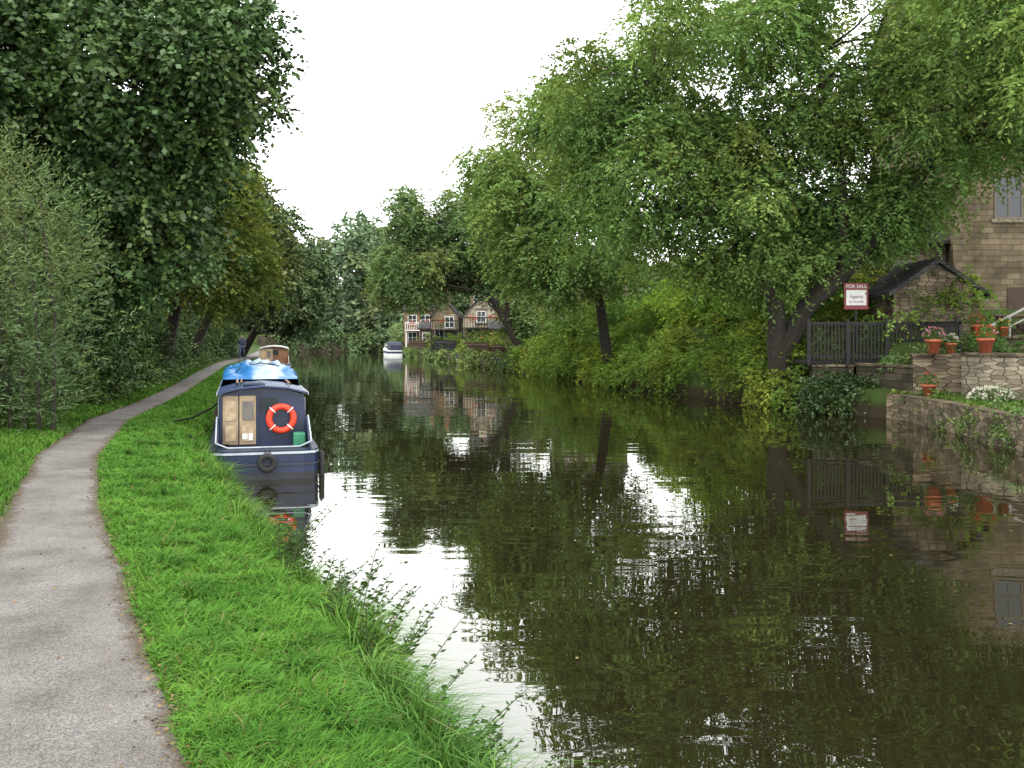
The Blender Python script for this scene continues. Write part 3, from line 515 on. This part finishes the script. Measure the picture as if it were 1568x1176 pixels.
# deck and fence
e=empty('wooden_fence',(0,0,0)); bx=[]
for x in np.arange(9.55,13.2,.115): bx.append((x,x+.05,31.42,31.45,1.66,2.85))
for y in np.arange(29.0,31.4,.13): bx.append((13.2,13.23,y,y+.05,1.66,2.85))
boxes('palings',bx,BLACKW,e); boxes('rails',[(9.5,13.25,31.455,31.51,2.8,2.9),(9.5,13.25,31.455,31.51,1.75,1.84),(13.235,13.29,29,31.45,2.8,2.9),(13.235,13.29,29,31.45,1.75,1.84)],BLACKW,e)
boxes('posts',[(x,x+.1,31.34,31.415,1.5,3.0) for x in (9.45,10.7,11.95,13.1)]+[(13.18,13.3,29,29.12,1.5,3.0)],BLACKW,e); boxes('deck',[(9.4,13.2,31.52,33.6,1.56,1.66)],BLACKW,e)
# for-sale sign
e=empty('for_sale_sign',(11.35,32.3,0)); boxes('board',[(-.40,.40,0,.03,3.32,4.2)],REDP,e,.01); boxes('panel',[(-.33,.33,-.008,-.003,3.46,3.96)],WHITE,e)
boxes('post',[(-.04,.04,.035,.10,1.6,4.2)],BLACKW,e)
def text(s,size,loc,mat,parent):
    c=bpy.data.curves.new('lettering','FONT'); c.body=s; c.size=size; c.align_x='CENTER'; c.extrude=.002; c.materials.append(mat); o=bpy.data.objects.new('lettering',c); o.location=loc; o.rotation_euler=(pi/2,0,0); link(o,parent)
text('FOR SALE',.16,(0,-.012,4.03),WHITE,e); text('Agents',.16,(0,-.014,3.70),REDP,e); text('01234 5678',.1,(0,-.014,3.54),REDP,e)
# flower pots
def pot(loc,s,fcol,seed,fn=40):
    e=empty('flower_pot',loc); lathe('pot',[(0,0),(.13*s,0),(.19*s,.30*s),(.22*s,.30*s),(.22*s,.37*s),(.18*s,.37*s),(.17*s,.33*s),(0,.33*s)],TERRA,e)
    rg=R_(seed); foliage('leaves',np.array([[0,0,.45*s],[.08*s,0,.5*s],[-.08*s,0,.48*s]]),seed,e,crad=.2*s,ntw=22,twl=.16,nl=7,ls=.07,col=(.06,.12,.03),flat=.9,droop=.5)
    P=unit(rg.normal(size=(fn,3)))*.27*s; P[:,2]=abs(P[:,2])+.45*s; P=np.repeat(P,5,0); D=rg.normal(size=P.shape); Ln=np.full(len(P),.04)
    V,Q,C=leafquads(P,D,Ln,Ln*.9,np.tile(fcol,(len(P),1)),rg); mesh_quads('flowers',V,Q,LEAF,e,C)
pot((12.2,28.35,1.95),1.1,(.45,.15,.25),201); pot((13.05,27.0,1.99),1.1,(.4,.03,.03),202); pot((11.75,27.6,.74),.95,(.35,.05,.05),203,14); pot((13.9,29.3,2.45),.9,(.4,.03,.05),204,20); pot((14.3,24.2,1.99),1.0,(.5,.25,.35),205); pot((12.75,28.5,1.95),.8,(.4,.35,.35),206); pot((14.6,29.1,2.45),.75,(.5,.4,.1),207,20); pot((13.6,25.6,1.99),.7,(.45,.1,.3),208,20)
e=empty('white_flower_bush',(12.5,25.6,.7)); foliage('leaves',np.array([[0,0,.15],[.35,.1,.2],[-.3,0,.12],[.15,-.2,.1]]),210,e,crad=.3,ntw=40,twl=.2,nl=8,ls=.07,col=(.06,.12,.04),droop=.3)
rg=R_(12); P=unit(rg.normal(size=(160,3)))*np.array([.6,.4,.35]); P[:,2]=abs(P[:,2])+.1; P=np.repeat(P,4,0); Ln=np.full(len(P),.045); V,Q,C=leafquads(P,rg.normal(size=P.shape),Ln,Ln,np.tile((.5,.5,.42),(len(P),1)),rg); mesh_quads('flowers',V,Q,LEAF,e,C)
rg=R_(13); C=np.stack([rg.uniform(13.4,16.5,14),rg.uniform(28.8,29.2,14),rg.uniform(2.0,2.5,14)],1); foliage('garden_plants',C,211,None,crad=.26,ntw=30,twl=.25,nl=8,ls=.09,col=(.07,.13,.04),droop=.3,var=.3)
# handrail
e=empty('stair_handrail'); tubes('rails',[([(14.6,29.9,2.75),(16.6,29.6,3.85)],.045),([(14.6,29.9,2.45),(16.6,29.6,3.5)],.03)]+[([(14.7+.45*i,29.88-.06*i,2.2+.2*i),(14.7+.45*i,29.88-.06*i,2.8+.247*i)],.035) for i in range(5)],plain('weathered_white',(.32,.30,.26)),e,6)
boxes('steps',[(15.35+.35*i,15.70+.35*i,30,31.2,2.0,2.5+.18*i) for i in range(8)],STONE_R,e)
# ------------------------------------------------------------------ buildings
def house(name,x0,x1,y0,y1,z0,ze,zr,wall,roofm,wins=(),doors=(),ridge='x',rz_=0,chim=True,frame=WHITE,leftw=()):
    e=empty(name,((x0+x1)/2,y0,0),rz_); X0=x0-(x0+x1)/2;X1=-X0;Y1=y1-y0; t=.16
    if ridge=='y':
        m=0; prism_y('walls',[(X0,z0),(X0,ze),(m,zr),(X1,ze),(X1,z0)],0,Y1,wall,e)
        k=(zr-ze)/(X1-m); o=.22
        prism_y('roof',[(X0-o,ze-k*o+.02),(m,zr+.02),(X1+o,ze-k*o+.02),(X1+o,ze-k*o+t),(m,zr+t+.03),(X0-o,ze-k*o+t)],-.2,Y1+.2,roofm,e)
    else:
        m=Y1/2; prism_x('walls',[(0,z0),(0,ze),(m,zr),(Y1,ze),(Y1,z0)],X0,X1,wall,e); k=(zr-ze)/m; o=.25
        prism_x('roof',[(-o,ze-k*o+.02),(m,zr+.02),(Y1+o,ze-k*o+.02),(Y1+o,ze-k*o+t),(m,zr+t+.03),(-o,ze-k*o+t)],X0-.15,X1+.15,roofm,e)
    fr_=[];gl=[];sl_=[]
    for (cx,zb,w_,h_) in wins:
        cx-=(x0+x1)/2; gl.append((cx-w_/2,cx+w_/2,-.012,.05,zb,zb+h_)); b=.07
        fr_+=[(cx-w_/2-b,cx-w_/2,-.04,.02,zb-b,zb+h_+b),(cx+w_/2,cx+w_/2+b,-.04,.02,zb-b,zb+h_+b),(cx-w_/2,cx+w_/2,-.04,.02,zb+h_,zb+h_+b),(cx-w_/2,cx+w_/2,-.04,.02,zb-b,zb),(cx-.025,cx+.025,-.035,-.015,zb,zb+h_),(cx-w_/2,cx-.027,-.035,-.015,zb+h_*.5-.02,zb+h_*.5+.02),(cx+.027,cx+w_/2,-.035,-.015,zb+h_*.5-.02,zb+h_*.5+.02)]
        sl_+=[(cx-w_/2-.2,cx+w_/2+.2,-.09,.01,zb-.22,zb-.075),(cx-w_/2-.2,cx+w_/2+.2,-.03,.01,zb+h_+.075,zb+h_+.28)]
    if wins: boxes('window_frames',fr_,frame,e); boxes('window_glass',gl,GLASS,e); boxes('sills_and_lintels',sl_,STONE_Y if wall is not STONE_Y else STONE_L,e)
    if doors: boxes('doors',[(cx-(x0+x1)/2-.45,cx-(x0+x1)/2+.45,-.03,.02,z0+.02,z0+2.1) for cx in doors],DKBROWN,e,.01)
    if leftw:
        boxes('side_windows',[(X0-.02,X0+.02,yy,yy+w_,zb,zb+h_) for yy,zb,w_,h_ in leftw],GLASS,e); boxes('side_frames',[q for yy,zb,w_,h_ in leftw for q in ((X0-.045,X0,yy-.08,yy-.001,zb-.08,zb+h_+.08),(X0-.045,X0,yy+w_+.001,yy+w_+.08,zb-.08,zb+h_+.08),(X0-.045,X0,yy,yy+w_,zb+h_+.001,zb+h_+.08),(X0-.1,X0,yy,yy+w_,zb-.1,zb-.001))],frame,e)
    if chim: cxx=X1-.8 if ridge=='x' else .0; boxes('chimney',[(cxx-.35,cxx+.35,Y1/2-.3,Y1/2+.3,zr-.3,zr+1.0)],wall,e,.02); lathe('chimney_pot',[(.12,0),(.1,.4),(.13,.42)],TERRA,e,(cxx,Y1/2,zr+1.0),10)
    return e
house('stone_house',16.9,30,37.5,46,2.2,15.5,18.5,STONE_Y,SLATE,wins=[(19.0,7.0,.95,1.55),(22.5,7.0,.95,1.55),(19.0,11,.95,1.5),(22.5,11,.95,1.5),(26,7.0,1,1.5)],doors=[19.4],frame=plain('dark_frame',(.1,.08,.06)),leftw=[(2,7,1,1.5),(2,11,1,1.5)])
house('stone_house',11.6,16.85,38,45,2.2,6.1,8.0,STONE_D,SLATE,wins=[(12.9,4.2,.9,1.1),(15.3,4.2,.9,1.1)],doors=[14.1],chim=False,frame=plain('grey_frame',(.12,.11,.10)))
house('stone_outhouse',12.4,15.2,31.8,34.8,1.7,3.85,4.8,STONE_R,SLATE,ridge='y',chim=False)
house('stone_cottage',-4.3,-1.0,86,93,.8,4.1,5.8,CREAM,SLATE,wins=[(-3.4,1.6,.8,1.2),(-2,1.6,.8,1.2),(-2.7,3.6,.7,.9)],doors=[-1.45],ridge='y')
house('brick_house',-8.0,-5.3,97,104,.8,4.3,5.8,STONE_Y,SLATE,wins=[(-7.2,1.7,.8,1.2),(-6.2,3.2,.8,1)],ridge='y')
house('brick_house',-12.6,-8.8,114,122,.8,5.3,6.8,BRICK_O,SLATE,wins=[(-11.6,3.7,.9,1.0),(-10.1,3.7,.9,1.0),(-11.6,1.5,.9,1.2),(-10.1,1.5,.9,1.2)],ridge='x')
house('terraced_house',-4.2,3.6,98,106,1.5,7.6,9.6,STONE_Y,SLATE,wins=[(-3.3,5.4,.9,1.2),(-1.6,5.4,.9,1.2),(.2,5.4,.9,1.2),(2.2,5.4,.9,1.2),(-1.6,2.8,.9,1.3),(.2,2.8,.9,1.3)])
house('stone_cottage',.9,4.6,84,92,1,5.2,7.4,STONE_D,SLATE,wins=[(1.8,3.6,.8,1.1),(3.4,3.6,.8,1.1),(1.8,1.5,.8,1.2)],ridge='y')
house('stone_cottage',3.2,8.5,72,80,2,7.2,9.2,STONE_Y,SLATE,wins=[(4.2,5.2,.9,1.2),(6,5.2,.9,1.2),(4.2,3,.9,1.2)])
house('garden_shed',-1.7,-.3,77.5,80,.8,2.9,3.4,REDP,SLATE,doors=[-1],chim=False)
house('garden_shed',-9.9,-8.4,105,108,.8,3.1,3.7,DKBROWN,SLATE,wins=[(-9.2,1.8,.7,.8)],chim=False)
def balcony(x0,x1,y0,y1,zf,zb,mat,name='balcony'):
    e=empty(name); boxes('floor',[(x0,x1,y0,y1,zf,zf+.1)],mat,e); boxes('railing',[(x,x+.06,y0,y0+.06,zf+.1,zf+.95) for x in np.arange(x0,x1,.25)]+[(x0-.02,x1+.02,y0+.07,y0+.13,zf+.9,zf+1.0)],mat,e); boxes('posts',[(x,x+.13,y0+.15,y0+.28,zb,zf) for x in (x0+.05,(x0+x1)/2,x1-.2)],mat,e)
balcony(-12.3,-9,112.6,113.9,2.9,.8,WHITE); balcony(-4.4,-.9,84.4,85.9,3.0,.8,BLACKW); balcony(-8,-5.2,95.6,96.9,2.9,.8,BLACKW); balcony(.9,4.6,82.6,83.9,2.9,.9,BLACKW)
def fence(xa,ya,xb,yb,z,h,mat):
    e=empty('picket_fence'); n=int(math.hypot(xb-xa,yb-ya)/.22); bx=[]
    for i in range(n): t=i/n; x=xa+(xb-xa)*t;y=ya+(yb-ya)*t; bx.append((x,x+.08,y,y+.03,z,z+h))
    boxes('pickets',bx,mat,e); tubes('rail',[([(xa,ya+.05,z+h*.8),(xb,yb+.05,z+h*.8)],.03),([(xa,ya+.05,z+h*.3),(xb,yb+.05,z+h*.3)],.03)],mat,e,4)
fence(-5.0,86,-8.2,98,.85,1.1,BLACKW); fence(-1.9,76,-4.2,83.5,.85,1.0,DKBROWN); fence(1.2,66,-1.6,75,.85,.9,DKBROWN); fence(-9,100,-11.8,111,.85,1.0,DKBROWN)
# terrace shrubs and flowers
rg=R_(15); n=100; y=rg.uniform(66,132,n); x=fR(y)+rg.uniform(.3,2.8,n); C=np.stack([x,y,rg.uniform(.9,2.4,n)],1)
foliage('garden_shrubs',C,221,None,crad=.6,ntw=34,twl=.4,nl=8,ls=.2,col=(.085,.145,.042),droop=.3,var=.45,yel=.25)
n=50; y=rg.uniform(118,137,n); x=fR(y)+rg.uniform(.2,3,n); C=np.stack([x,y,rg.uniform(1,3.8,n)],1)
foliage('garden_shrubs',C,222,None,crad=.9,ntw=34,twl=.5,nl=8,ls=.3,col=(.09,.15,.05),droop=.3,var=.3,yel=.2,mat=LEAFD)
P=np.concatenate([np.array(c)+rg.normal(size=(60,3))*np.array([.3,.2,.2]) for c in [(-3.4,84.2,3.9),(-1.6,84.2,3.9),(-6.8,95.4,3.8),(-11.6,112.4,3.8),(-10,112.4,3.8),(-2.6,84,1.9),(-.9,77,1.9),(1.6,82.4,3.8),(-5.6,92,1.8),(-.6,97.7,4.9),(3.4,82.4,3.8)]])
Ln=np.full(len(P),.13); V,Q,C=leafquads(P,rg.normal(size=P.shape),Ln,Ln*.9,np.where(rg.uniform(0,1,(len(P),1))<.5,np.array([[.45,.03,.04]]),np.array([[.07,.13,.035]])),rg); mesh_quads('flower_baskets',V,Q,LEAF,None,C)
tubes('telegraph_pole',[([(1.6,72,.8),(1.6,72,6.2)],[.13,.1])],DKBROWN,None,8)
# ------------------------------------------------------------------ person on the towpath
def person(loc,rz_):
    e=empty('person',loc,rz_)
    def skin(name,pts,ed,rad,mat,root=0):
        me=bpy.data.meshes.new(name); me.from_pydata(pts,ed,[]); o=bpy.data.objects.new(name,me); link(o,e); me.materials.append(mat)
        o.modifiers.new('s','SKIN'); sv=me.skin_vertices[0].data
        for i,r in enumerate(rad): sv[i].radius=(r,r*.85); sv[i].use_root=(i==root)
        o.modifiers.new('ss','SUBSURF').levels=1; o.modifiers['ss'].render_levels=2
    jk=plain('jacket',(.03,.04,.07),.8); tr=plain('trousers',(.05,.07,.13),.8); sk=plain('skin',(.35,.2,.15),.6)
    skin('legs',[(0,0,.95),(.1,0,.9),(.12,.15,.5),(.12,.08,.08),(.12,.22,.04),(-.1,0,.9),(-.12,-.05,.5),(-.12,-.28,.12),(-.12,-.16,.05)],[(0,1),(1,2),(2,3),(3,4),(0,5),(5,6),(6,7),(7,8)],[.15,.11,.075,.05,.045,.11,.075,.05,.045],tr)
    skin('torso_and_arms',[(0,0,.93),(0,0,1.15),(0,0,1.4),(.2,0,1.42),(.26,-.08,1.15),(.25,.06,.92),(-.2,0,1.42),(-.26,.1,1.16),(-.24,.28,.98),(0,.02,1.52)],[(0,1),(1,2),(2,3),(3,4),(4,5),(2,6),(6,7),(7,8),(2,9)],[.16,.16,.17,.08,.06,.045,.08,.06,.045,.06],jk)
    skin('head',[(0,.02,1.5),(0,.03,1.6),(0,.03,1.7)],[(0,1),(1,2)],[.05,.095,.085],sk)
    skin('hair',[(0,0,1.64),(0,.01,1.74)],[(0,1)],[.095,.07],DKBROWN); skin('hands',[(.25,.06,.9),(.25,.1,.8)],[(0,1)],[.04,.03],sk); skin('hands',[(-.24,.28,.97),(-.24,.36,.9)],[(0,1)],[.04,.03],sk)
person((-19.3,70,.72),radians(190))
